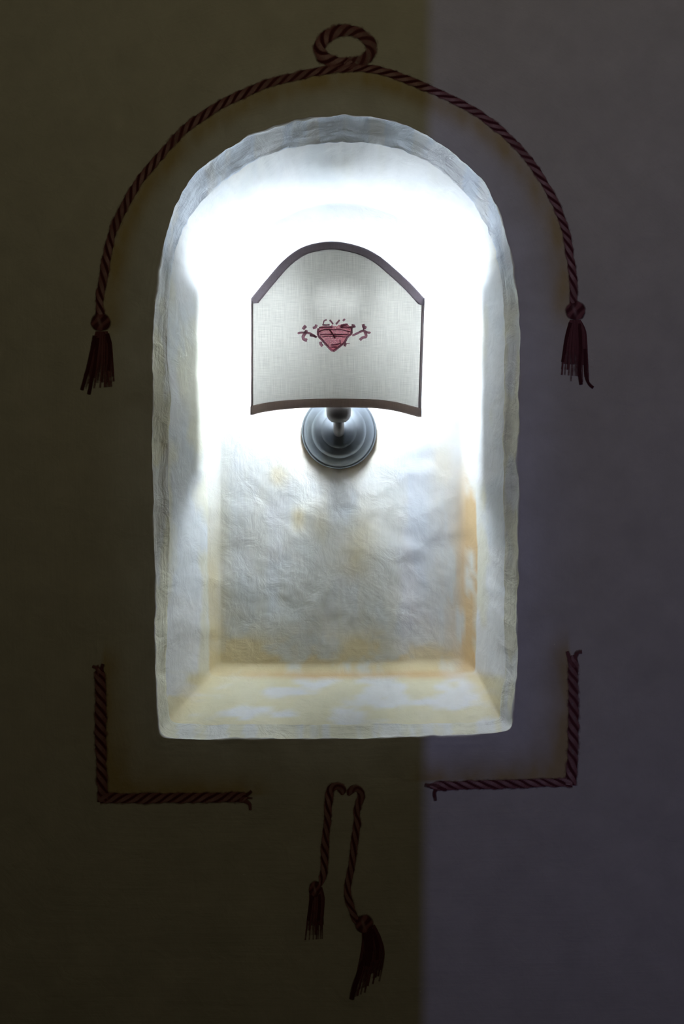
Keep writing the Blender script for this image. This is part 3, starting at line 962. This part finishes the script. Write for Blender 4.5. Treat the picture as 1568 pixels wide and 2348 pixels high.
for sgn_, pe, wdt in ((-1, PXL, 2.8), (1, PXR, 4.6)):
    ex_ = np.linspace(pe - (wdt if sgn_ > 0 else 1.0), pe + (1.0 if sgn_ > 0 else wdt), 4)
    EX = np.repeat(ex_[:, None], 24, 1)
    EY = np.linspace(948, 690, 24)[None] + 0 * EX
    shell('side_trim', EX, EY, -0.0009, 0.0011, M_EDGE, shade, 2)
# wire carrier from the holder to the shade (hidden behind the shade)
ring_pts = [(xl + 0.0155 * math.cos(t), YBULB + 0.0155 * math.sin(t), zh + 0.034) for t in np.linspace(0, 2 * math.pi, 13)]
pa, fa = tube(ring_pts, 0.0011, 8)
allv = [pa]; allf = list(fa); off = len(pa)
for pxe in (PXL + 6, 774, PXR - 6):
    e = S(np.array(pxe), np.array(902.0), -0.0012)
    d = np.array([e[0] - xl, e[1] - YBULB]); d /= np.linalg.norm(d)
    st = np.array([xl + 0.0155 * d[0], YBULB + 0.0155 * d[1], zh + 0.034])
    pv, pf = tube([st, (st + e) / 2 + np.array([0, 0, -0.002]), e], 0.0010, 8)
    allv.append(pv); allf += [tuple(i + off for i in q) for q in pf]; off += len(pv)
mesh_obj('shade_carrier', np.vstack(allv) - LB, allf, M_STEEL, lampo)


# embroidery ----------------------------------------------------------
def E(zx, zy):
    return 640 + zx / 6.03, 690 + zy / 6.03


def inpoly(x, y, poly):
    c = False; n = len(poly)
    for i in range(n):
        x0, y0 = poly[i]; x1, y1 = poly[i - 1]
        if (y0 > y) != (y1 > y) and x < (x1 - x0) * (y - y0) / (y1 - y0) + x0:
            c = not c
    return c


heart = [E(*p) for p in ((545, 380), (600, 352), (680, 356), (735, 338), (765, 350), (800, 345), (850, 328), (940, 318), (1000, 368), (998, 450), (945, 500), (905, 570), (845, 622), (785, 672), (745, 698),
                         (705, 662), (648, 602), (598, 545), (542, 475))]
strokes = [([(545, 380), (542, 475), (598, 545), (648, 602), (705, 662), (745, 698)], 4.6), ([(1000, 368), (998, 450), (945, 500), (905, 570), (845, 622), (785, 672), (745, 698)], 4.6),
           ([(555, 372), (640, 366), (740, 362)], 4.0), ([(850, 372), (870, 340), (945, 325)], 4.6), ([(850, 365), (930, 368), (1040, 358)], 4.0),
           ([(700, 265), (730, 300), (745, 325)], 3.6), ([(835, 265), (805, 300), (785, 325)], 3.6), ([(610, 325), (625, 275), (660, 262)], 2.6), ([(885, 255), (905, 275)], 5.5), ([(600, 330), (650, 335), (700, 330)], 3.2),
           ([(470, 375), (500, 368), (520, 330)], 5.4), ([(1000, 345), (1030, 340), (1045, 372)], 5.0),
           ([(265, 452), (300, 440), (385, 442), (440, 455), (525, 505)], 4.2), ([(430, 478), (480, 488), (525, 505)], 4.0),
           ([(335, 395), (352, 368), (376, 345)], 6.2), ([(385, 405), (365, 450), (338, 490), (345, 530), (395, 548)], 6.0),
           ([(1265, 440), (1220, 436), (1160, 415), (1090, 445), (1010, 482)], 4.4), ([(1160, 322), (1172, 360), (1205, 376)], 6.2), ([(1175, 340), (1165, 420)], 3.2),
           ([(1185, 425), (1205, 490), (1150, 512), (1115, 545)], 5.6), ([(575, 565), (580, 600), (605, 628)], 6.0), ([(905, 560), (912, 595), (905, 632)], 5.4), ([(915, 592), (975, 588)], 1.6),
           ([(545, 430), (610, 400), (700, 395), (760, 402), (830, 395), (990, 430)], 2.4), ([(570, 465), (700, 462), (800, 466), (960, 462)], 2.6), ([(600, 500), (690, 490), (800, 492), (920, 500)], 2.0),
           ([(690, 390), (740, 460), (770, 520)], 3.0), ([(840, 540), (850, 610)], 2.4), ([(720, 610), (790, 605), (840, 590)], 3.0), ([(715, 640), (800, 640)], 3.0)]
V_, F_, C_ = [], [], []
cell = 2.15
for iy in range(-2, 40):
    for ixx in range(-2, 50):
        x = 726 + ixx * cell; y = 738 + iy * cell
        if inpoly(x, y, heart):
            # one small raised stitch: a low pyramid
            h = cell * 0.47
            jt = rng.uniform(0.8, 1.15)
            c0 = np.array([0.68, 0.27, 0.36]) * jt
            if rng.random() < 0.12:
                c0 = np.array([0.80, 0.48, 0.54])
            b = len(V_)
            for ddx, ddy, o in ((-h, -h, 0.0005), (h, -h, 0.0005), (h, h, 0.0005), (-h, h, 0.0005), (0, 0, 0.0011)):
                V_.append(S(np.array(x + ddx), np.array(y + ddy), o)); C_.append(c0)
            F_ += [(b, b + 4, b + 1), (b + 1, b + 4, b + 2), (b + 2, b + 4, b + 3), (b + 3, b + 4, b)]
hs = mesh_obj('embroidered_heart', np.array(V_) - LB, F_, M_THREAD, shade, col=np.array(C_), smooth=False)
hs['label'] = 'raspberry red stitched heart'
V_, F_, C_ = [], [], []
for pts, w in strokes:
    n = max(6, int(len(pts) * 5))
    c = spline([E(*p) for p in pts], n)
    t = np.gradient(c, axis=0); t /= np.linalg.norm(t, axis=1, keepdims=True) + 1e-9
    b = len(V_)
    for i, (q, d) in enumerate(zip(c, t)):
        wob = 0.58 * w * (0.85 + 0.3 * rng.random()) * (0.75 if i in (0, n - 1) else 1)
        for kq, o in ((-1, 0.0006), (-0.4, 0.0016), (0.4, 0.0016), (1, 0.0006)):
            V_.append(S(np.array(q[0] - d[1] * wob * kq), np.array(q[1] + d[0] * wob * kq), o))
            C_.append(np.array([0.31, 0.155, 0.205]) * rng.uniform(0.85, 1.2))
    F_ += grid_faces(n, 4, flip=True, off=b)
es = mesh_obj('embroidered_scroll', np.array(V_) - LB, F_, M_THREAD, shade, col=np.array(C_))
es['label'] = 'dark plum stitched outline and sprigs'
